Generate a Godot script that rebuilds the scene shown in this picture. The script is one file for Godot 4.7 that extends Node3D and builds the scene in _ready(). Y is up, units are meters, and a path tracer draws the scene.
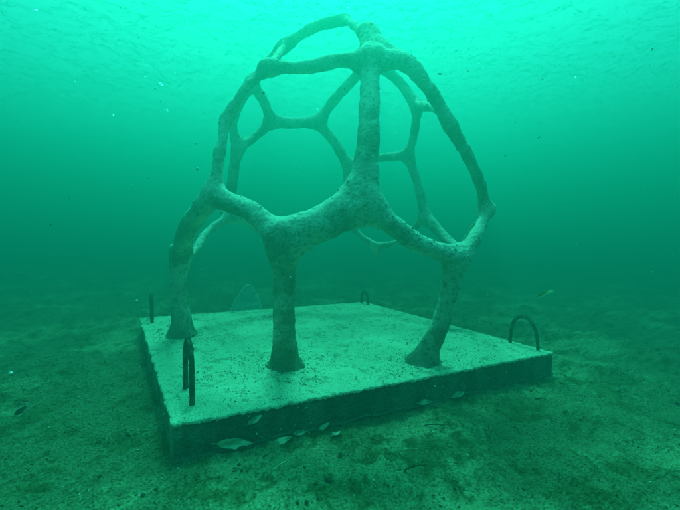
extends Node3D
# A concrete lattice dome standing on a square concrete slab on the bed of a green lake, seen by a diver.
# y = 0 is the top of the slab, the lake bed lies near y = -0.2, the water surface at SURFACE_Y.

const SURFACE_Y := 3.9
const BED_Y := -0.2
const HALF := 1.5          # half the side of the slab

var rng := RandomNumberGenerator.new()
var used_names := {}

# ---------------------------------------------------------------- naming and committing
func numbered(called: String, parent: Node) -> String:
	var key := str(parent.get_instance_id()) + called
	var n: int = used_names.get(key, 0)
	used_names[key] = n + 1
	return called if n == 0 else "%s_%03d" % [called, n]

func thing(called: String, label: String, category: String, where := Vector3.ZERO, group := "") -> Node3D:
	var o := Node3D.new()
	o.name = numbered(called, self)
	o.position = where
	add_child(o, true)
	tag(o, label, category, group)
	return o

func tag(o: Node, label: String, category: String, group := "", kind := "") -> void:
	if label: o.set_meta("label", label)
	if category: o.set_meta("category", category)
	if group: o.set_meta("group", group)
	if kind: o.set_meta("kind", kind)

func put(called: String, mesh: Mesh, mat: Material, parent: Node) -> MeshInstance3D:
	var o := MeshInstance3D.new()
	o.name = numbered(called, parent)
	o.mesh = mesh
	o.material_override = mat
	parent.add_child(o, true)
	return o

func srgb(r: float, g: float, b: float) -> Color:   # from linear, real-world reflectance
	return Color(r, g, b).linear_to_srgb()

# ---------------------------------------------------------------- textures
func noise(freq: float, octaves := 4, s := 1, type := FastNoiseLite.TYPE_SIMPLEX_SMOOTH) -> FastNoiseLite:
	var n := FastNoiseLite.new()
	n.noise_type = type
	n.seed = s
	n.frequency = freq
	n.fractal_type = FastNoiseLite.FRACTAL_FBM if octaves > 1 else FastNoiseLite.FRACTAL_NONE
	n.fractal_octaves = octaves
	return n

func noise_tex(n: FastNoiseLite, size: int, stops := []) -> NoiseTexture2D:
	var t := NoiseTexture2D.new()
	t.width = size
	t.height = size
	t.seamless = true
	t.seamless_blend_skirt = 0.2
	t.noise = n
	if stops.size():
		var g := Gradient.new()
		g.offsets = PackedFloat32Array(stops.map(func(s): return s[0]))
		g.colors = PackedColorArray(stops.map(func(s): return s[1]))
		t.color_ramp = g
	return t

func surface_mat(albedo: Texture2D, height: Texture2D, height_cm: float, scale: float, rough := 0.95) -> StandardMaterial3D:
	var m := StandardMaterial3D.new()
	m.vertex_color_use_as_albedo = true
	m.albedo_texture = albedo
	m.roughness = rough
	m.metallic_specular = 0.25
	m.uv1_triplanar = true
	m.uv1_world_triplanar = true
	m.uv1_scale = Vector3.ONE * scale
	if height:
		m.heightmap_enabled = true
		m.heightmap_texture = height
		m.heightmap_scale = height_cm
	return m

# ---------------------------------------------------------------- the lattice, as a field
# Each member: kind, radius at its start, radius at its end, the points its middle line runs through.
var members := [
	["leg", 0.088, 0.084, [Vector3(-0.794, 0.924, 1.164), Vector3(-0.754, 0.620, 1.050), Vector3(-0.713, 0.325, 0.952), Vector3(-0.659, 0.000, 0.859)]],
	["leg", 0.072, 0.080, [Vector3(0.368, 0.813, 1.496), Vector3(0.370, 0.638, 1.450), Vector3(0.367, 0.410, 1.390), Vector3(0.328, 0.156, 1.302), Vector3(0.288, 0.000, 1.239)]],
	["leg", 0.086, 0.090, [Vector3(-1.215, 0.784, -0.394), Vector3(-1.239, 0.569, -0.417), Vector3(-1.221, 0.286, -0.420), Vector3(-1.203, 0.000, -0.423)]],
	["stub", 0.044, 0.036, [Vector3(1.271, 0.836, -0.876), Vector3(1.305, 0.717, -0.875)]],
	["leg", 0.060, 0.060, [Vector3(0.194, 0.820, -1.391), Vector3(0.089, 0.416, -1.142), Vector3(-0.040, -0.000, -0.862)]],
	["leg", 0.060, 0.052, [Vector3(1.594, 0.810, 0.278), Vector3(1.494, 0.508, 0.346), Vector3(1.335, 0.218, 0.386), Vector3(1.185, 0.000, 0.406)]],
	["strut", 0.118, 0.122, [Vector3(-0.794, 0.924, 1.164), Vector3(-0.612, 1.034, 1.330), Vector3(-0.379, 1.167, 1.402)]],
	["strut", 0.070, 0.070, [Vector3(-0.794, 0.924, 1.164), Vector3(-0.962, 1.104, 0.998), Vector3(-1.141, 1.224, 0.685)]],
	["strut", 0.094, 0.062, [Vector3(-0.379, 1.167, 1.402), Vector3(-0.348, 1.440, 1.416), Vector3(-0.288, 1.750, 1.347), Vector3(-0.176, 2.184, 1.159)]],
	["strut", 0.074, 0.062, [Vector3(-0.379, 1.167, 1.402), Vector3(-0.226, 1.062, 1.475), Vector3(0.013, 0.917, 1.507), Vector3(0.368, 0.813, 1.496)]],
	["strut", 0.062, 0.047, [Vector3(0.368, 0.813, 1.496), Vector3(0.555, 0.943, 1.482), Vector3(0.853, 1.184, 1.329)]],
	["strut", 0.038, 0.058, [Vector3(0.853, 1.184, 1.329), Vector3(0.771, 1.295, 1.358), Vector3(0.590, 1.526, 1.399), Vector3(0.369, 1.775, 1.401), Vector3(0.173, 2.034, 1.361), Vector3(0.018, 2.181, 1.284), Vector3(-0.176, 2.184, 1.159)]],
	["strut", 0.044, 0.038, [Vector3(-1.141, 1.224, 0.685), Vector3(-1.112, 1.488, 0.707), Vector3(-1.044, 1.782, 0.618)]],
	["strut", 0.042, 0.032, [Vector3(-1.044, 1.782, 0.618), Vector3(-0.936, 1.983, 0.721), Vector3(-0.774, 2.170, 0.743)]],
	["strut", 0.047, 0.054, [Vector3(-0.774, 2.170, 0.743), Vector3(-0.562, 2.133, 0.975), Vector3(-0.386, 2.171, 1.088), Vector3(-0.176, 2.184, 1.159)]],
	["strut", 0.034, 0.030, [Vector3(-0.281, 2.825, -0.241), Vector3(-0.560, 2.450, 0.334), Vector3(-0.774, 2.170, 0.743)]],
	["strut", 0.052, 0.048, [Vector3(-0.281, 2.825, -0.241), Vector3(-0.144, 2.879, 0.116), Vector3(0.067, 2.905, 0.362)]],
	["strut", 0.042, 0.038, [Vector3(0.067, 2.905, 0.362), Vector3(-0.047, 2.593, 0.814), Vector3(-0.062, 2.485, 0.972)]],
	["strut", 0.058, 0.074, [Vector3(-0.062, 2.485, 0.972), Vector3(-0.176, 2.184, 1.159)]],
	["strut", 0.042, 0.034, [Vector3(-0.062, 2.485, 0.972), Vector3(-0.027, 2.331, 1.137), Vector3(0.078, 2.183, 1.275)]],
	["strut", 0.038, 0.042, [Vector3(-0.281, 2.825, -0.241), Vector3(-0.381, 2.727, -0.428), Vector3(-0.513, 2.526, -0.535)]],
	["strut", 0.042, 0.050, [Vector3(-0.513, 2.526, -0.535), Vector3(-0.563, 2.370, -0.804), Vector3(-0.598, 2.178, -0.961), Vector3(-0.531, 1.941, -0.998)]],
	["strut", 0.054, 0.062, [Vector3(-0.513, 2.526, -0.535), Vector3(-0.307, 2.457, -0.806), Vector3(-0.138, 2.285, -0.987)]],
	["strut", 0.074, 0.074, [Vector3(-0.138, 2.285, -0.987), Vector3(0.165, 2.327, -1.024), Vector3(0.435, 2.361, -0.946)]],
	["strut", 0.050, 0.054, [Vector3(-0.138, 2.285, -0.987), Vector3(-0.335, 2.086, -1.039), Vector3(-0.531, 1.941, -0.998)]],
	["strut", 0.062, 0.062, [Vector3(-0.531, 1.941, -0.998), Vector3(-0.551, 1.580, -1.183), Vector3(-0.571, 1.173, -1.187)]],
	["strut", 0.062, 0.058, [Vector3(0.435, 2.361, -0.946), Vector3(0.559, 2.606, -0.719), Vector3(0.653, 2.839, -0.091)]],
	["strut", 0.062, 0.066, [Vector3(0.435, 2.361, -0.946), Vector3(0.700, 2.167, -1.023), Vector3(0.893, 1.891, -0.992)]],
	["strut", 0.050, 0.042, [Vector3(0.653, 2.839, -0.091), Vector3(-0.062, 2.485, 0.972)]],
	["strut", 0.052, 0.058, [Vector3(0.893, 1.891, -0.992), Vector3(1.193, 1.965, -0.705), Vector3(1.351, 1.958, -0.340)]],
	["strut", 0.062, 0.062, [Vector3(0.893, 1.891, -0.992), Vector3(0.958, 1.388, -1.117)]],
	["strut", 0.050, 0.058, [Vector3(1.351, 1.958, -0.340), Vector3(1.322, 2.217, -0.182), Vector3(1.163, 2.416, 0.041)]],
	["strut", 0.058, 0.062, [Vector3(1.351, 1.958, -0.340), Vector3(1.525, 1.613, -0.353), Vector3(1.568, 1.218, -0.260)]],
	["strut", 0.058, 0.062, [Vector3(1.163, 2.416, 0.041), Vector3(0.980, 2.686, -0.067), Vector3(0.653, 2.839, -0.091)]],
	["strut", 0.050, 0.030, [Vector3(1.163, 2.416, 0.041), Vector3(0.745, 2.106, 0.823), Vector3(0.408, 1.790, 1.360)]],
	["strut", 0.070, 0.066, [Vector3(1.568, 1.218, -0.260), Vector3(1.637, 0.988, -0.013), Vector3(1.594, 0.810, 0.278)]],
	["strut", 0.042, 0.030, [Vector3(1.594, 0.810, 0.278), Vector3(0.853, 1.184, 1.329)]],
	["strut", 0.042, 0.042, [Vector3(1.568, 1.218, -0.260), Vector3(1.506, 0.934, -0.627), Vector3(1.271, 0.836, -0.876)]],
	["strut", 0.042, 0.054, [Vector3(1.271, 0.836, -0.876), Vector3(1.052, 1.085, -1.109), Vector3(0.958, 1.388, -1.117)]],
	["strut", 0.066, 0.066, [Vector3(0.958, 1.388, -1.117), Vector3(0.601, 1.050, -1.345), Vector3(0.194, 0.820, -1.391)]],
	["strut", 0.062, 0.058, [Vector3(0.194, 0.820, -1.391), Vector3(-0.059, 0.959, -1.406), Vector3(-0.292, 1.128, -1.325), Vector3(-0.571, 1.173, -1.187)]],
	["strut", 0.054, 0.030, [Vector3(-0.571, 1.173, -1.187), Vector3(-0.882, 0.979, -0.972), Vector3(-1.088, 0.766, -0.585), Vector3(-1.215, 0.784, -0.394)]],
	["strut", 0.084, 0.076, [Vector3(-1.215, 0.784, -0.394), Vector3(-1.234, 0.974, 0.042), Vector3(-1.198, 1.122, 0.431), Vector3(-1.141, 1.224, 0.685)]],
]

var growths := []
const CELL := 0.019
const JOIN := 25.0
const REACH := 0.20

func smooth_path(p: Array, steps: int) -> PackedVector3Array:
	var out := PackedVector3Array()
	for i in p.size() - 1:
		var a: Vector3 = p[i]
		var b: Vector3 = p[i + 1]
		var pre: Vector3 = p[i - 1] if i > 0 else a * 2.0 - b
		var post: Vector3 = p[i + 2] if i + 2 < p.size() else b * 2.0 - a
		for k in steps:
			out.append(a.cubic_interpolate(b, pre, post, float(k) / steps))
	out.append(p[-1])
	return out

func build_lattice(parent: Node3D, mat: Material) -> void:
	var lo := Vector3(1e9, 1e9, 1e9)
	var hi := -lo
	for m in members:
		for q in m[3]:
			lo = lo.min(q)
			hi = hi.max(q)
	lo -= Vector3.ONE * 0.32
	hi += Vector3.ONE * 0.32
	lo.y = -0.10
	var nx := int((hi.x - lo.x) / CELL) + 2
	var ny := int((hi.y - lo.y) / CELL) + 2
	var nz := int((hi.z - lo.z) / CELL) + 2
	var total := nx * ny * nz
	var sum := PackedFloat32Array()       # sum of exp(-JOIN * distance) over the members
	sum.resize(total)
	var own := PackedByteArray()          # which member is nearest
	own.resize(total)
	var best := PackedFloat32Array()
	best.resize(total)
	best.fill(1e9)
	var lump := noise(5.0, 3, 11)
	var tmp := PackedFloat32Array()
	tmp.resize(total)
	tmp.fill(1e9)
	var touched := PackedInt32Array()
	var lumps := PackedFloat32Array()
	lumps.resize(total)
	lumps.fill(9.0)
	for mi in members.size():
		var m = members[mi]
		var leg: bool = m[0] == "leg"
		var path := smooth_path(m[3], 4)
		var count := path.size() - 1
		touched.clear()
		for s in count:
			var a := path[s]
			var b := path[s + 1]
			var t0 := float(s) / count
			var t1 := float(s + 1) / count
			var r0 := lerpf(m[1], m[2], t0)
			var r1 := lerpf(m[1], m[2], t1)
			if not leg and maxf(r0, r1) < 0.085:   # thin members taper into the joint, where the others swell it
				var span: float = (m[3][-1] - m[3][0]).length() + 0.05
				r0 = maxf(r0 - 0.020 * (exp(-t0 * span / 0.09) + exp(-(1.0 - t0) * span / 0.09)), 0.02)
				r1 = maxf(r1 - 0.020 * (exp(-t1 * span / 0.09) + exp(-(1.0 - t1) * span / 0.09)), 0.02)
			if not leg:   # members thin a little towards the middle
				r0 *= 1.0 - 0.05 * sin(PI * t0)
				r1 *= 1.0 - 0.05 * sin(PI * t1)
			else:
				r0 -= 0.012 * sin(PI * t0)
				r1 -= 0.012 * sin(PI * t1)
			var ab := b - a
			var len2 := maxf(ab.length_squared(), 1e-8)
			var reach := maxf(r0, r1) + REACH
			var p0 := ((a.min(b) - Vector3.ONE * reach - lo) / CELL).floor()
			var p1 := ((a.max(b) + Vector3.ONE * reach - lo) / CELL).ceil()
			for iz in range(maxi(0, int(p0.z)), mini(nz, int(p1.z))):
				for iy in range(maxi(0, int(p0.y)), mini(ny, int(p1.y))):
					var base := (iz * ny + iy) * nx
					for ix in range(maxi(0, int(p0.x)), mini(nx, int(p1.x))):
						var q := lo + Vector3(ix, iy, iz) * CELL
						var t := clampf((q - a).dot(ab) / len2, 0.0, 1.0)
						var d := q.distance_to(a + ab * t) - lerpf(r0, r1, t)
						if leg and q.y < 0.3:      # a trowelled foot that spreads on the slab
							d -= clampf((m[2] - 0.045) / 0.035, 0.1, 1.0) * 0.075 * exp(-maxf(q.y + 0.02 + 0.03 * lump.get_noise_2d(q.x * 2.0, q.z * 2.0), 0.0) / 0.05) + 0.02 * exp(-maxf(q.y, 0.0) / 0.16)
						if d < REACH:
							var at := base + ix
							if tmp[at] > 1e8:
								touched.append(at)
							if d < tmp[at]:
								tmp[at] = d
		for at in touched:
			var d := tmp[at]
			tmp[at] = 1e9
			sum[at] += exp(-JOIN * d)
			if d < best[at]:
				best[at] = d
				own[at] = mi
	# distance field, roughened as hand-laid mortar is
	for at in total:
		if sum[at] > 0.0:
			var ix := at % nx
			var iy := (at / nx) % ny
			var iz := at / (nx * ny)
			var q := lo + Vector3(ix, iy, iz) * CELL
			var d := -log(sum[at]) / JOIN
			if absf(d) < 0.1:
				d += lump.get_noise_3dv(q) * 0.014 + lump.get_noise_3dv(q * Vector3(3.1, 2.6, 3.1)) * 0.006
			tmp[at] = d
		else:
			tmp[at] = 0.5
	# surface nets
	var vid := PackedInt32Array()
	vid.resize(total)
	vid.fill(-1)
	var vert := PackedVector3Array()
	var norm := PackedVector3Array()
	var sx := 1
	var sy := nx
	var sz := nx * ny
	var corner := [0, sx, sy, sx + sy, sz, sx + sz, sy + sz, sx + sy + sz]
	var off := [Vector3(0, 0, 0), Vector3(1, 0, 0), Vector3(0, 1, 0), Vector3(1, 1, 0), Vector3(0, 0, 1), Vector3(1, 0, 1), Vector3(0, 1, 1), Vector3(1, 1, 1)]
	var edges := [[0, 1], [2, 3], [4, 5], [6, 7], [0, 2], [1, 3], [4, 6], [5, 7], [0, 4], [1, 5], [2, 6], [3, 7]]
	var v := PackedFloat32Array()
	v.resize(8)
	var cells := PackedInt32Array()
	for iz in nz - 1:
		for iy in ny - 1:
			var row := iz * sz + iy * sy
			for ix in nx - 1:
				var at := row + ix
				var f0 := tmp[at]
				if f0 > 0.06 or f0 < -0.06:
					continue
				var mask := 0
				for k in 8:
					v[k] = tmp[at + corner[k]]
					if v[k] < 0.0:
						mask |= 1 << k
				if mask == 0 or mask == 255:
					continue
				var c := Vector3.ZERO
				var n := 0
				for e in edges:
					var a: int = e[0]
					var b: int = e[1]
					if (v[a] < 0.0) != (v[b] < 0.0):
						var t := v[a] / (v[a] - v[b])
						c += off[a] + (off[b] - off[a]) * t
						n += 1
				vid[at] = vert.size()
				cells.append(at)
				vert.append(lo + (Vector3(ix, iy, iz) + c / n) * CELL)
				var g := Vector3(v[1] + v[3] + v[5] + v[7] - v[0] - v[2] - v[4] - v[6], v[2] + v[3] + v[6] + v[7] - v[0] - v[1] - v[4] - v[5], v[4] + v[5] + v[6] + v[7] - v[0] - v[1] - v[2] - v[3])
				norm.append(g.normalized())
	# colour: bare mortar, brown film, and silt that has settled where it can lie
	var patch := noise(3.0, 4, 23)
	var fine := noise(22.0, 3, 24)
	var col := PackedColorArray()
	col.resize(vert.size())
	for i in vert.size():
		var q := vert[i]
		var film := smoothstep(-0.28, 0.30, patch.get_noise_3dv(q) + 0.25 * fine.get_noise_3dv(q))
		var c := Color(0.80, 0.79, 0.64).lerp(Color(0.38, 0.41, 0.28), film)
		var spots := smoothstep(0.22, 0.42, fine.get_noise_3dv(q * 1.7 + Vector3(5, 3, 1)))   # small tufts of growth
		c = c.lerp(Color(0.16, 0.19, 0.10), 0.75 * spots)
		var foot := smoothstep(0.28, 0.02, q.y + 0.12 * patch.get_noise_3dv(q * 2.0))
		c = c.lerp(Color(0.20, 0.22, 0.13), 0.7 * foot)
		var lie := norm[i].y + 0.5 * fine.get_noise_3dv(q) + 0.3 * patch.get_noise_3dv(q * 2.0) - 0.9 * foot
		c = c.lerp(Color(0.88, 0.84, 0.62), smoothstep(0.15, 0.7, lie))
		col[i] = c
	# faces, sorted by the member they belong to
	var faces := []
	for m in members:
		faces.append(PackedInt32Array())
	for at in cells:
		var ix := at % nx
		var iy := (at / nx) % ny
		var iz := at / (nx * ny)
		var f0 := tmp[at]
		for axis in 3:
			var d: int = [sx, sy, sz][axis]
			var u: int = [sy, sz, sx][axis]
			var w: int = [sz, sx, sy][axis]
			if [iy, iz, ix][axis] == 0 or [iz, ix, iy][axis] == 0:
				continue
			var f1 := tmp[at + d]
			if (f0 < 0.0) == (f1 < 0.0):
				continue
			var a := vid[at]
			var b := vid[at - u]
			var c := vid[at - u - w]
			var e := vid[at - w]
			if a < 0 or b < 0 or c < 0 or e < 0:
				continue
			var into: PackedInt32Array = faces[own[at]]
			if f0 < 0.0:
				into.append_array([a, c, b, a, e, c])
			else:
				into.append_array([a, b, c, a, c, e])
			faces[own[at]] = into
	for mi in members.size():
		var f: PackedInt32Array = faces[mi]
		if f.is_empty():
			continue
		var map := {}
		var pv := PackedVector3Array()
		var pn := PackedVector3Array()
		var pc := PackedColorArray()
		var pi := PackedInt32Array()
		for i in f:
			if not map.has(i):
				map[i] = pv.size()
				pv.append(vert[i])
				pn.append(norm[i])
				pc.append(col[i])
			pi.append(map[i])
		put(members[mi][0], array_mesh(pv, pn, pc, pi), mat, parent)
	# small growths and crumbs that cling to the mortar
	while growths.size() < 1700:
		var i := rng.randi() % vert.size()
		if patch.get_noise_3dv(vert[i] * 1.5) + rng.randf_range(-0.35, 0.35) < 0.0 or vert[i].y < 0.03:
			continue
		var s := 0.0022 + 0.0065 * pow(rng.randf(), 2.5)
		var y := norm[i]
		var x := y.cross(Vector3(rng.randf() - 0.5, rng.randf() - 0.5, rng.randf() - 0.5)).normalized()
		var b := Basis(x, y, x.cross(y)).scaled_local(Vector3(s * rng.randf_range(0.8, 1.8), s * 0.9, s))
		growths.append([Transform3D(b, vert[i] + y * s * 0.15), Color(0.10, 0.12, 0.06).lerp(Color(0.75, 0.73, 0.56), rng.randf())])

func array_mesh(pv: PackedVector3Array, pn: PackedVector3Array, pc: PackedColorArray, pi: PackedInt32Array) -> ArrayMesh:
	var arr := []
	arr.resize(Mesh.ARRAY_MAX)
	arr[Mesh.ARRAY_VERTEX] = pv
	arr[Mesh.ARRAY_NORMAL] = pn
	if pc.size():
		arr[Mesh.ARRAY_COLOR] = pc
	arr[Mesh.ARRAY_INDEX] = pi
	var me := ArrayMesh.new()
	me.add_surface_from_arrays(Mesh.PRIMITIVE_TRIANGLES, arr)
	return me

# A grid of points as a mesh; at(i, j) gives the place, tint(place) its colour.
func sheet(ni: int, nj: int, at: Callable, tint = null, flip := false) -> ArrayMesh:
	var pv := PackedVector3Array()
	var pc := PackedColorArray()
	for j in nj + 1:
		for i in ni + 1:
			var q: Vector3 = at.call(i, j)
			pv.append(q)
			if tint != null:
				pc.append(tint.call(q))
	var pn := PackedVector3Array()
	for j in nj + 1:
		for i in ni + 1:
			var dx := pv[j * (ni + 1) + mini(i + 1, ni)] - pv[j * (ni + 1) + maxi(i - 1, 0)]
			var dz := pv[mini(j + 1, nj) * (ni + 1) + i] - pv[maxi(j - 1, 0) * (ni + 1) + i]
			pn.append((dx.cross(dz) if flip else dz.cross(dx)).normalized())
	var pi := PackedInt32Array()
	for j in nj:
		for i in ni:
			var a := j * (ni + 1) + i
			var b := a + 1
			var c := a + ni + 1
			var d := c + 1
			if flip:
				pi.append_array([a, c, b, b, c, d])
			else:
				pi.append_array([a, b, c, b, d, c])
	return array_mesh(pv, pn, pc, pi)

# A tube round a path, radius per point from a callable(t), with closed ends.
func tube(path: PackedVector3Array, radius: Callable, sides := 8, col := Color.WHITE, wobble := 0.0) -> ArrayMesh:
	var pv := PackedVector3Array()
	var pn := PackedVector3Array()
	var pc := PackedColorArray()
	var pi := PackedInt32Array()
	var up := Vector3(0.31, 0.2, 0.93).normalized()
	var n := path.size()
	var w := noise(40.0, 2, 77)
	for i in n:
		var dir := (path[mini(i + 1, n - 1)] - path[maxi(i - 1, 0)]).normalized()
		var x := dir.cross(up).normalized()
		var y := x.cross(dir)
		var r: float = radius.call(float(i) / (n - 1))
		for k in sides:
			var a := TAU * k / sides
			var e := x * cos(a) + y * sin(a)
			var q := path[i] + e * r
			pv.append(q + e * wobble * w.get_noise_3dv(q))
			pn.append(e)
			pc.append(col.lerp(col * 3.0, smoothstep(0.0, 0.4, w.get_noise_3dv(q * 0.6))) if wobble > 0.0 else col)
	for i in n - 1:
		for k in sides:
			var a := i * sides + k
			var b := i * sides + (k + 1) % sides
			pi.append_array([a, b, a + sides, b, b + sides, a + sides])
	for e in 2:
		var row := (n - 1) * sides * e
		for k in range(1, sides - 1):
			if e == 0:
				pi.append_array([row, row + k + 1, row + k])
			else:
				pi.append_array([row, row + k, row + k + 1])
	return array_mesh(pv, pn, pc, pi)

# ---------------------------------------------------------------- the bed
var bed_big := noise(0.55, 4, 3)
var bed_mid := noise(2.2, 4, 4)
var bed_fine := noise(9.0, 3, 5)
var bed_tuft := noise(20.0, 2, 6)

func bed_height(x: float, z: float) -> float:
	var out := maxf(maxf(absf(x), absf(z)) - HALF, 0.0)       # distance from the slab
	var free := smoothstep(0.0, 1.2, out)
	var y := bed_big.get_noise_2d(x, z) * 0.11 * free
	y += bed_mid.get_noise_2d(x * 0.8 + z * 0.35, z) * (0.018 + 0.05 * free)
	y += bed_fine.get_noise_2d(x, z) * 0.022 + bed_tuft.get_noise_2d(x, z) * 0.010 * (0.3 + free)
	return BED_Y + 0.004 + y

func bed_tint(q: Vector3) -> Color:
	var a := bed_mid.get_noise_2d(q.x * 0.9 + 40.0, q.z * 0.9)
	var f := bed_fine.get_noise_2d(q.x * 0.8 + 9.0, q.z * 1.1)
	var t := bed_tuft.get_noise_2d(q.x, q.z)
	var b := bed_big.get_noise_2d(q.x * 1.3 - 70.0, q.z * 1.3)
	var c := Color(0.22, 0.23, 0.11).lerp(Color(0.46, 0.45, 0.23), smoothstep(-0.15, 0.4, b + 0.5 * f))
	c = c.lerp(Color(0.13, 0.16, 0.045), 0.72 * smoothstep(-0.05, 0.45, a + 0.6 * f + 0.35 * t + 0.2 * b))
	return c.lerp(Color(0.075, 0.095, 0.025), 0.60 * smoothstep(0.12, 0.45, f + 0.6 * t + 0.5 * a))

func warped(i: int, n: int, centre: float, near: float, far: float) -> float:
	var s := 2.0 * i / n - 1.0
	return centre + near * s + (far - near) * pow(absf(s), 4.0) * s

# ---------------------------------------------------------------- small things
# A fallen leaf: two skins, curved along and across, with its rib as a part.
func leaf(called: String, label: String, length: float, width: float, curl: float, col: Color, mats: Array, place: Transform3D, bite := 0.0, group := "fallen leaves round the slab") -> void:
	var o := thing(called, label, "leaf", Vector3.ZERO, group)
	o.transform = place
	var ni := 22
	var nj := 8
	var shape := func(i: int, j: int, lift: float) -> Vector3:
		var t := float(i) / ni
		var s := 2.0 * j / nj - 1.0
		var half := width * 0.5 * pow(sin(PI * pow(t, 0.8)), 0.75) * (1.0 + 0.07 * sin(t * 37.0 + s * 2.0 + length * 400.0) + 0.10 * sin(t * 11.0 + length * 900.0))
		if bite > 0.0 and s > 0.3:
			half *= 1.0 - bite * smoothstep(0.55, 0.6, t) * smoothstep(0.9, 0.7, t)
		return Vector3((t - 0.5) * length, lift + curl * (sin(t * 2.6) - 0.4) * length + absf(s) * width * 0.16 + 0.09 * width * sin(9.0 * t + 3.0 * s + length * 300.0) + s * width * 0.35 * (t - 0.5), s * half)
	var blot := noise(28.0, 3, int(length * 1000.0))
	var stain := func(q: Vector3) -> Color: return col.lerp(col * 0.6, smoothstep(0.05, 0.5, blot.get_noise_3dv(q)))
	var st := SurfaceTool.new()
	st.append_from(sheet(ni, nj, func(i, j): return shape.call(i, j, 0.0009), stain), 0, Transform3D())
	st.append_from(sheet(ni, nj, func(i, j): return shape.call(i, j, -0.0009), stain, true), 0, Transform3D())
	put("blade", st.commit(), mats[0], o)
	var path := PackedVector3Array()
	for k in 14:
		var t := -0.16 + 1.1 * k / 13.0
		var tt := clampf(t, 0.0, 1.0)
		path.append(Vector3((t - 0.5) * length, curl * (sin(tt * 2.6) - 0.4) * length + 0.0022, 0))
	put("midrib", tube(path, func(t): return lerpf(0.0026, 0.0009, t) * clampf(width / 0.05, 0.6, 1.2), 6, col * 0.7), mats[1], o)

func place_at(where: Vector3, along: Vector3, up: Vector3) -> Transform3D:
	var x := along.normalized()
	var z := x.cross(up).normalized()
	return Transform3D(Basis(x, z.cross(x), z), where)

func twig(label: String, a: Vector3, b: Vector3, r: float, mat: Material, col: Color, bend := 0.02) -> void:
	var o := thing("twig", label, "twig", (a + b) * 0.5, "twigs and stalks on the lake bed")
	var path := PackedVector3Array()
	for k in 9:
		var t := k / 8.0
		path.append((b - a) * (t - 0.5) + Vector3(0, 1, 0.4) * bend * sin(PI * t) + Vector3(1, 0, 1) * 0.006 * sin(7.0 * t + r * 900.0))
	put("stem", tube(path, func(t): return r * (1.0 - 0.45 * t), 6, col, r * 0.3), mat, o)
	var side := PackedVector3Array([path[5], path[5] + (b - a) * 0.12 + Vector3(0.01, 0.012, 0.02), path[5] + (b - a) * 0.2 + Vector3(0.02, 0.02, 0.045)])
	put("side_shoot", tube(side, func(t): return r * 0.6 * (1.0 - 0.5 * t), 5, col), mat, o)

# A small uneven chip, for grit and drifting flecks.
func chip(s: int, flat: float) -> ArrayMesh:
	var r := RandomNumberGenerator.new()
	r.seed = s
	var sp := SphereMesh.new()
	sp.radius = 1.0
	sp.height = 2.0
	sp.radial_segments = 6
	sp.rings = 3
	var arr := sp.get_mesh_arrays()
	var pv: PackedVector3Array = arr[Mesh.ARRAY_VERTEX]
	var n := noise(0.9, 2, s)
	for i in pv.size():
		pv[i] *= 1.0 + 0.7 * n.get_noise_3dv(pv[i])
		pv[i].y *= flat
	arr[Mesh.ARRAY_VERTEX] = pv
	var me := ArrayMesh.new()
	me.add_surface_from_arrays(Mesh.PRIMITIVE_TRIANGLES, arr)
	return me

func scatter(called: String, label: String, category: String, mesh: Mesh, mat: Material, spots: Array, parent: Node = self) -> void:
	var mm := MultiMesh.new()
	mm.transform_format = MultiMesh.TRANSFORM_3D
	mm.use_colors = true
	mm.mesh = mesh
	mm.instance_count = spots.size()
	for i in spots.size():
		mm.set_instance_transform(i, spots[i][0])
		mm.set_instance_color(i, spots[i][1])
	var o := MultiMeshInstance3D.new()
	o.name = numbered(called, parent)
	o.multimesh = mm
	o.material_override = mat
	parent.add_child(o, true)
	if parent == self:
		tag(o, label, category, "", "stuff")
	else:
		o.set_meta("kind", "stuff")

func turned(size: Vector3, where: Vector3, tilt: float) -> Transform3D:
	var b := Basis.from_euler(Vector3(rng.randf_range(-tilt, tilt), rng.randf() * TAU, rng.randf_range(-tilt, tilt)))
	return Transform3D(b.scaled_local(size), where)

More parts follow.
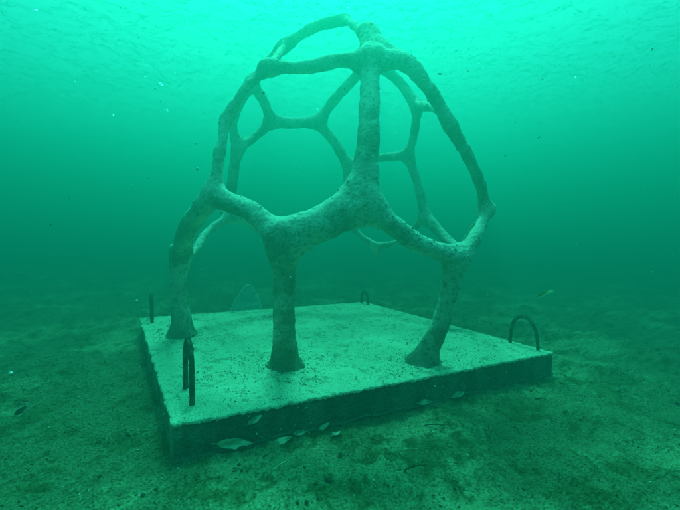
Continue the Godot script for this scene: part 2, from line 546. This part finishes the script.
func _ready() -> void:
	rng.seed = 20240611
	# ---- camera
	var cam := Camera3D.new()
	cam.name = "camera"
	cam.fov = 63.65
	cam.near = 0.05
	cam.far = 200.0
	cam.position = Vector3(-1.7548, 0.9361, 3.6530)
	cam.rotation = Vector3(-0.03913, -0.50198, 0.01483)
	add_child(cam)
	cam.current = true

	# ---- sky over the lake, sun and the green water itself
	var sky_mat := ProceduralSkyMaterial.new()
	sky_mat.sky_top_color = Color(0.26, 0.84, 0.98)
	sky_mat.sky_horizon_color = Color(0.26, 0.85, 0.95)
	sky_mat.sky_curve = 0.2
	sky_mat.ground_bottom_color = Color(0.0, 0.2, 0.12)
	sky_mat.ground_horizon_color = Color(0.0, 0.3, 0.2)
	sky_mat.sun_angle_max = 1.0
	var sky := Sky.new()
	sky.sky_material = sky_mat
	var env := Environment.new()
	env.background_mode = Environment.BG_SKY
	env.sky = sky
	env.background_energy_multiplier = 0.88
	env.tonemap_mode = Environment.TONE_MAPPER_LINEAR
	env.tonemap_exposure = 2.12
	env.sdfgi_enabled = true
	env.ssao_enabled = true
	env.ssil_enabled = true
	env.volumetric_fog_enabled = true
	env.volumetric_fog_density = 0.22
	env.volumetric_fog_albedo = srgb(0.04, 0.95, 0.555)
	env.volumetric_fog_anisotropy = 0.62
	env.volumetric_fog_length = 80.0
	var we := WorldEnvironment.new()
	we.name = "world"
	we.environment = env
	add_child(we)
	var sun := DirectionalLight3D.new()
	sun.name = "sun"
	sun.light_color = Color(0.26, 1.0, 0.92)
	sun.light_energy = 1.55
	sun.light_angular_distance = 14.0
	sun.shadow_enabled = true
	add_child(sun)
	var towards_sun := Vector3(0.204, 0.883, -0.423).normalized()
	sun.look_at_from_position(towards_sun * 30.0, Vector3.ZERO)

	# ---- materials
	var grit := noise_tex(noise(0.045, 5, 31), 1024, [[0.0, srgb(0.25, 0.27, 0.22)], [0.36, srgb(0.55, 0.57, 0.52)], [0.5, srgb(0.85, 0.85, 0.85)], [0.68, Color.WHITE]])
	var grit_height := noise_tex(noise(0.035, 5, 32), 1024)
	var mortar := noise_tex(noise(0.03, 5, 33), 1024, [[0.0, srgb(0.16, 0.16, 0.13)], [0.24, srgb(0.45, 0.45, 0.42)], [0.31, srgb(0.80, 0.80, 0.79)], [0.65, Color.WHITE]])
	var mortar_height := noise_tex(noise(0.022, 5, 34), 1024)
	var pits := noise_tex(noise(0.06, 4, 35), 1024, [[0.0, srgb(0.12, 0.12, 0.09)], [0.27, srgb(0.35, 0.35, 0.30)], [0.36, srgb(0.90, 0.90, 0.90)], [0.5, Color.WHITE]])
	var bed_mat := surface_mat(grit, grit_height, 1.6, 1.1)
	var lattice_mat := surface_mat(mortar, mortar_height, 1.0, 1.7)
	var slab_mat := surface_mat(mortar, mortar_height, 1.2, 1.5)
	var silt_mat := surface_mat(pits, grit_height, 1.0, 1.4)
	var plain_mat := StandardMaterial3D.new()
	plain_mat.vertex_color_use_as_albedo = true
	plain_mat.roughness = 0.9
	var leaf_mat := StandardMaterial3D.new()
	leaf_mat.vertex_color_use_as_albedo = true
	leaf_mat.roughness = 0.7
	leaf_mat.backlight_enabled = true
	leaf_mat.backlight = Color(0.3, 0.3, 0.3)

	# ---- the lake bed, one sheet out to where the water hides it
	var n := 380
	var bed := put("lake_bed", sheet(n, n, func(i, j):
		var x: float = warped(i, n, -0.5, 4.0, 45.0)
		var z: float = warped(j, n, 0.6, 4.0, 45.0)
		return Vector3(x, bed_height(x, z), z), bed_tint), bed_mat, self)
	tag(bed, "silty green brown lake bed with dark algae patches and debris", "", "", "structure")

	# ---- the water surface overhead, rippled by wind
	var water_mat := StandardMaterial3D.new()
	water_mat.albedo_color = Color(1, 1, 1, 0.04)
	water_mat.transparency = BaseMaterial3D.TRANSPARENCY_ALPHA
	water_mat.roughness = 0.0
	water_mat.heightmap_enabled = true
	water_mat.heightmap_texture = noise_tex(noise(0.02, 4, 51), 1024)
	water_mat.heightmap_scale = 15.0
	water_mat.uv1_triplanar = true
	water_mat.uv1_world_triplanar = true
	water_mat.uv1_scale = Vector3(0.16, 0.16, 0.16)
	var wave := noise(0.35, 3, 52)
	var ripple := noise(2.9, 3, 53)
	var wn := 420
	var water := put("water_surface", sheet(wn, wn, func(i, j):
		var x: float = warped(i, wn, 1.0, 15.0, 45.0)
		var z: float = warped(j, wn, -5.0, 15.0, 45.0)
		return Vector3(x, SURFACE_Y + 0.16 * wave.get_noise_2d(x, z * 1.6) + 0.085 * ripple.get_noise_2d(x * 0.7, z), z)), water_mat, self)
	tag(water, "rippled underside of the lake surface overhead", "", "", "structure")

	# ---- the slab
	var slab := thing("concrete_slab", "square concrete base slab with silted top and bent bar handles", "slab", Vector3(0, BED_Y, 0))
	var edge_noise := noise(3.0, 4, 61)
	var st := SurfaceTool.new()
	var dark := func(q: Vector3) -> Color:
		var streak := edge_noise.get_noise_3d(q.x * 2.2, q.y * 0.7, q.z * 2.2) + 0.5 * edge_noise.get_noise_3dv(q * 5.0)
		var left := Color(0.46, 0.46, 0.31) if q.x < -HALF + 0.03 else Color(0.27, 0.28, 0.20)    # light from the left is painted in: left side paler, the others darker
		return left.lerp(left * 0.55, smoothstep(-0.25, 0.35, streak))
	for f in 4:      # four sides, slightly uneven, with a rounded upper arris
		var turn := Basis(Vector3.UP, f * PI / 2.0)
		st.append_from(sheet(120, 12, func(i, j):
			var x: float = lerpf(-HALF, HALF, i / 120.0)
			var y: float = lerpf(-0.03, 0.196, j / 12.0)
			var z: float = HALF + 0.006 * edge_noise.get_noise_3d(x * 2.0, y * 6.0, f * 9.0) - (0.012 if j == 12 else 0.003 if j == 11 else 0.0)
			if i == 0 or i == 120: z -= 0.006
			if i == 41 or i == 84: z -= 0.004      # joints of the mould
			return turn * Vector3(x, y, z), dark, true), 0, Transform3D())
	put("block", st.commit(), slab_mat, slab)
	st = SurfaceTool.new()
	var rim := noise(7.0, 3, 66)
	for f in [0]:      # a thin lip of mortar that squeezed out under the mould
		var turn := Basis(Vector3.UP, f * PI / 2.0)
		st.append_from(sheet(150, 6, func(i, j):
			var x: float = lerpf(-HALF, HALF, i / 150.0)
			var a: float = j / 6.0 * PI * 0.5
			var w: float = 0.006 + 0.010 * maxf(0.0, rim.get_noise_2d(x, f * 5.0) + 0.15)
			return turn * Vector3(x, 0.012 + 0.012 * sin(a) + 0.02 * rim.get_noise_2d(x * 0.4, 3.0 + f), HALF + 0.004 + w * cos(a)), func(_q): return Color(0.20, 0.21, 0.16), true), 0, Transform3D())
	put("bottom_lip", st.commit(), slab_mat, slab)
	var bump := noise(2.0, 4, 62)
	var crumb := noise(14.0, 3, 63)
	var silt_h := func(x: float, z: float) -> float:
		var e := HALF - maxf(absf(x), absf(z))
		var thick := smoothstep(-0.01, 0.07, e + 0.018 * rim.get_noise_2d(x * 2.0, z * 2.0))
		return 0.200 + 0.004 * crumb.get_noise_2d(x * 2.0, z * 2.0) + thick * (0.010 + 0.014 * bump.get_noise_2d(x, z) + 0.010 * crumb.get_noise_2d(x, z))
	var sn := 230
	var silt := put("silt_layer", sheet(sn, sn, func(i, j):
		var x: float = lerpf(-HALF, HALF, clampf((i - 1.0) / (sn - 2.0), 0, 1))
		var z: float = lerpf(-HALF, HALF, clampf((j - 1.0) / (sn - 2.0), 0, 1))
		var y: float = silt_h.call(x, z)
		var over: float = 0.007 + 0.012 * crumb.get_noise_2d(x * 3.0, z * 3.0) + 0.012 * bump.get_noise_2d(x * 3.0, z * 3.0)
		if i == 0 or i == sn or j == 0 or j == sn: y = 0.186 + 0.012 * rim.get_noise_2d(x * 4.0, z * 4.0)   # it hangs over the edge
		if i <= 1: x -= over
		if i >= sn - 1: x += over
		if j <= 1: z -= over
		if j >= sn - 1: z += over
		return Vector3(x, y, z), func(q: Vector3):
			var a: float = crumb.get_noise_2d(q.x * 0.8 + 30.0, q.z * 0.8) + 0.6 * bump.get_noise_2d(q.x * 1.2 + 9.0, q.z * 1.2)
			return Color(0.86, 0.86, 0.56).lerp(Color(0.52, 0.53, 0.32), smoothstep(0.2, 0.6, a))), silt_mat, slab)
	silt.set_meta("kind", "stuff")
	var rust_mat := surface_mat(mortar, mortar_height, 0.6, 6.0)
	for h in [[-1.385, 1.185, 0.155, 0.345], [1.435, 1.265, 0.145, 0.27], [-1.40, -1.30, 0.15, 0.30], [1.40, -1.33, 0.10, 0.19]]:
		var path := PackedVector3Array()
		for k in 33:
			var a := PI * k / 32.0
			var up := pow(sin(a), 0.62)
			path.append(Vector3(h[0] - 0.0075 * cos(a) + 0.004 * sin(2.0 * a), 0.17 + (h[3] + 0.03) * up, h[1] + h[2] * signf(cos(a)) * pow(absf(cos(a)), 1.15) - 0.01 * sin(a)))
		put("lifting_handle", tube(path, func(_t): return 0.0155, 10, Color(0.085, 0.075, 0.05), 0.008), rust_mat, slab)

	# ---- the lattice dome
	var dome := thing("lattice_dome", "tall hollow dome of thick grey concrete branches standing on the slab", "sculpture")
	build_lattice(dome, lattice_mat)
	scatter("growth", "", "", chip(9, 0.7), plain_mat, growths, dome)

	# ---- leaves against the slab and in the water
	var mats := [leaf_mat, plain_mat]
	var pale := Color(0.74, 0.74, 0.46)
	var against := Vector3(0, 0.35, 0.94)
	leaf("fallen_leaf", "largest fallen leaf leaning on the slab side near its front corner", 0.190, 0.052, 0.05, pale * 0.85, mats, place_at(Vector3(-1.205, -0.150, 1.527), Vector3(1, -0.20, 0.02), against), 0.4)
	leaf("fallen_leaf", "small curled leaf stuck high on the slab side above the largest leaf", 0.085, 0.030, 0.10, pale * 0.9, mats, place_at(Vector3(-1.095, -0.050, 1.516), Vector3(1, 0.45, 0), against))
	leaf("fallen_leaf", "narrow bright leaf lying at the slab foot right of the largest leaf", 0.115, 0.036, 0.06, pale * 1.15, mats, place_at(Vector3(-0.945, -0.188, 1.545), Vector3(1, 0.16, 0.05), Vector3(0, 0.7, 0.7)))
	leaf("fallen_leaf", "short flat leaf on the slab side between two narrow leaves", 0.085, 0.028, 0.03, pale * 0.85, mats, place_at(Vector3(-0.835, -0.172, 1.530), Vector3(1, -0.06, 0), against))
	leaf("fallen_leaf", "slim leaf tilted steeply against the middle left of the slab side", 0.095, 0.026, 0.08, pale, mats, place_at(Vector3(-0.688, -0.170, 1.530), Vector3(1, 0.55, 0), against))
	leaf("fallen_leaf", "oval leaf lying flat on the silt in front of the slab", 0.075, 0.030, 0.03, pale * 0.7, mats, place_at(Vector3(-0.645, -0.178, 1.630), Vector3(1, 0, -0.1), Vector3.UP))
	leaf("fallen_leaf", "oval leaf low on the slab side below the right front leg", 0.115, 0.034, 0.03, pale * 0.9, mats, place_at(Vector3(0.080, -0.160, 1.530), Vector3(1, -0.05, 0), against))
	leaf("fallen_leaf", "bent leaf at the slab foot nearest the right corner", 0.120, 0.036, 0.12, pale * 0.85, mats, place_at(Vector3(0.380, -0.160, 1.530), Vector3(1, 0.16, 0), against))
	leaf("fallen_leaf", "dark leaf standing upright in the silt at the far left", 0.075, 0.030, 0.10, Color(0.05, 0.05, 0.03), mats, place_at(Vector3(-2.28, bed_height(-2.28, 0.45) + 0.03, 0.45), Vector3(0.8, 0.5, -0.3), Vector3(0.2, 0.5, 0.8)))
	leaf("drifting_leaf", "yellowish twisted leaf drifting in the water above the right handle", 0.13, 0.026, 0.14, Color(0.62, 0.58, 0.22), mats, place_at(Vector3(0.86, 0.58, 1.85), Vector3(0.9, 0.35, 0.42), Vector3(0.3, 0.5, 0.8)), 0.0, "")

	# ---- twigs and stalks on the bed
	var g := func(x: float, z: float, up := 0.008) -> Vector3: return Vector3(x, bed_height(x, z) + up, z)
	twig("long pale stalk lying on the silt below the largest leaf", g.call(-1.08, 1.79), g.call(-0.86, 1.72, 0.02), 0.0040, plain_mat, Color(0.36, 0.38, 0.22))
	twig("second pale stalk just behind the long stalk", g.call(-1.02, 1.77), g.call(-0.83, 1.69, 0.018), 0.0029, plain_mat, Color(0.30, 0.32, 0.18))
	twig("pale stalk on the silt below the middle of the slab", g.call(-0.42, 1.91), g.call(-0.33, 2.04, 0.012), 0.0029, plain_mat, Color(0.36, 0.37, 0.22))
	twig("dark twig on the silt in front of the right half of the slab", g.call(-0.10, 1.74), g.call(-0.03, 1.86, 0.03), 0.0036, plain_mat, Color(0.03, 0.035, 0.02))
	twig("short dark twig standing crooked in the right foreground silt", g.call(-0.52, 2.10), g.call(-0.50, 2.14, 0.05), 0.0043, plain_mat, Color(0.03, 0.035, 0.02))

	# ---- a scrap of film on a bent strip, at the far edge of the slab
	var scrap := thing("plastic_scrap", "scrap of thin bluish film on a bent pale strip at the far slab edge", "plastic scrap", Vector3(-0.33, 0.0, -1.36))
	var bow := PackedVector3Array()
	for k in 25:
		var t := k / 24.0
		bow.append(Vector3(-0.20 + 0.42 * t, 0.01 + 0.34 * pow(sin(PI * pow(t, 1.15)), 0.8), 0.02 * sin(5.0 * t)))
	put("strip", tube(bow, func(_t): return 0.006, 6, Color(0.72, 0.75, 0.68)), plain_mat, scrap)
	var film_mat := StandardMaterial3D.new()
	film_mat.albedo_color = Color(0.75, 0.9, 1.0, 0.34)
	film_mat.transparency = BaseMaterial3D.TRANSPARENCY_ALPHA
	film_mat.roughness = 0.6
	film_mat.cull_mode = BaseMaterial3D.CULL_DISABLED
	put("film", sheet(24, 8, func(i, j): return bow[i].lerp(Vector3(bow[i].x, 0.012, bow[i].z), 0.05 + 0.9 * j / 8.0) + Vector3(0, 0, 0.02 * sin(i * 0.9 + j))), film_mat, scrap)

	# ---- what nobody could count: litter on the bed, grit on the slab, flecks adrift
	var flakes := []
	var shells := []
	var where := noise(1.6, 3, 71)
	while flakes.size() < 9500:
		var x := rng.randf_range(-4.2, 3.4)
		var z := rng.randf_range(-1.5, 3.4)
		if maxf(absf(x), absf(z)) < HALF + 0.02 or where.get_noise_2d(x, z) + rng.randf_range(-0.5, 0.5) < -0.05:
			continue
		var s := rng.randf_range(0.0020, 0.0056) * (2.4 if rng.randf() < 0.05 else 1.0)
		flakes.append([turned(Vector3(s * rng.randf_range(0.7, 2.2), s, s), Vector3(x, bed_height(x, z) + s * 0.15, z), 0.5), Color(0.035, 0.04, 0.02).lerp(Color(0.13, 0.13, 0.07), rng.randf() * rng.randf())])
	while shells.size() < 420:
		var x := rng.randf_range(-3.4, 3.0)
		var z := rng.randf_range(-0.5, 3.3)
		if maxf(absf(x), absf(z)) < HALF + 0.02:
			continue
		var s := rng.randf_range(0.002, 0.0055)
		shells.append([turned(Vector3(s * 1.3, s, s), Vector3(x, bed_height(x, z) + s * 0.3, z), 0.4), Color(0.75, 0.74, 0.62)])
	scatter("bed_litter", "dark flakes of leaf litter strewn over the lake bed", "litter", chip(5, 0.22), plain_mat, flakes)
	scatter("shell_fragments", "tiny white shell fragments strewn over the lake bed", "shell fragments", chip(6, 0.5), plain_mat, shells)
	var grains := []
	while grains.size() < 5200:
		var x := rng.randf_range(-1.46, 1.46)
		var z := rng.randf_range(-1.46, 1.46)
		if crumb.get_noise_2d(x * 0.5 + 30.0, z * 0.5) + bump.get_noise_2d(x * 1.2 + 9.0, z * 1.2) + rng.randf_range(-0.5, 0.35) < 0.0:
			continue
		if grains.size() % 3 == 0:      # more of it gathers round the feet
			var foot: Vector3 = members[rng.randi() % 5][3][-1]
			var a := rng.randf() * TAU
			var d := 0.13 + 0.32 * pow(rng.randf(), 1.6)
			x = foot.x + d * cos(a)
			z = foot.z + d * sin(a) * 0.8
			if maxf(absf(x), absf(z)) > 1.45 or foot.y > 0.1: continue
		var s := rng.randf_range(0.0018, 0.0052)
		grains.append([turned(Vector3(s * rng.randf_range(0.8, 1.8), s, s), Vector3(x, silt_h.call(x, z) + s * 0.2, z), 0.5), Color(0.06, 0.065, 0.035).lerp(Color(0.3, 0.3, 0.19), rng.randf() * rng.randf())])
	for k in 150:      # and clings to the front and left sides
		var s := 0.002 + 0.006 * pow(rng.randf(), 3.0)
		var along := rng.randf_range(-1.45, 1.45)
		var q := Vector3(along, rng.randf_range(0.03, 0.18), HALF + 0.004) if k % 3 else Vector3(-HALF - 0.004, rng.randf_range(0.03, 0.18), along)
		grains.append([turned(Vector3(s, s, s * 1.4), q, 3.0), Color(0.62, 0.62, 0.48) if rng.randf() < 0.6 else Color(0.06, 0.065, 0.04)])
	scatter("grit", "", "", chip(7, 0.5), plain_mat, grains, slab)
	var adrift := []
	while adrift.size() < 5000:
		var q := Vector3(rng.randf_range(-4.5, 4.5), rng.randf_range(0.0, 4.2), rng.randf_range(-3.5, 2.9))
		if q.distance_to(cam.position) < 0.6:
			continue
		var s := 0.0012 + 0.0030 * pow(rng.randf(), 3.0)
		adrift.append([turned(Vector3(s, s, s * rng.randf_range(0.8, 2.0)), q, 3.0), Color(0.6, 0.6, 0.5) if rng.randf() < 0.92 else Color(0.06, 0.06, 0.04)])
	scatter("drifting_particles", "pale flecks of silt drifting in the water", "particles", chip(8, 0.8), plain_mat, adrift)
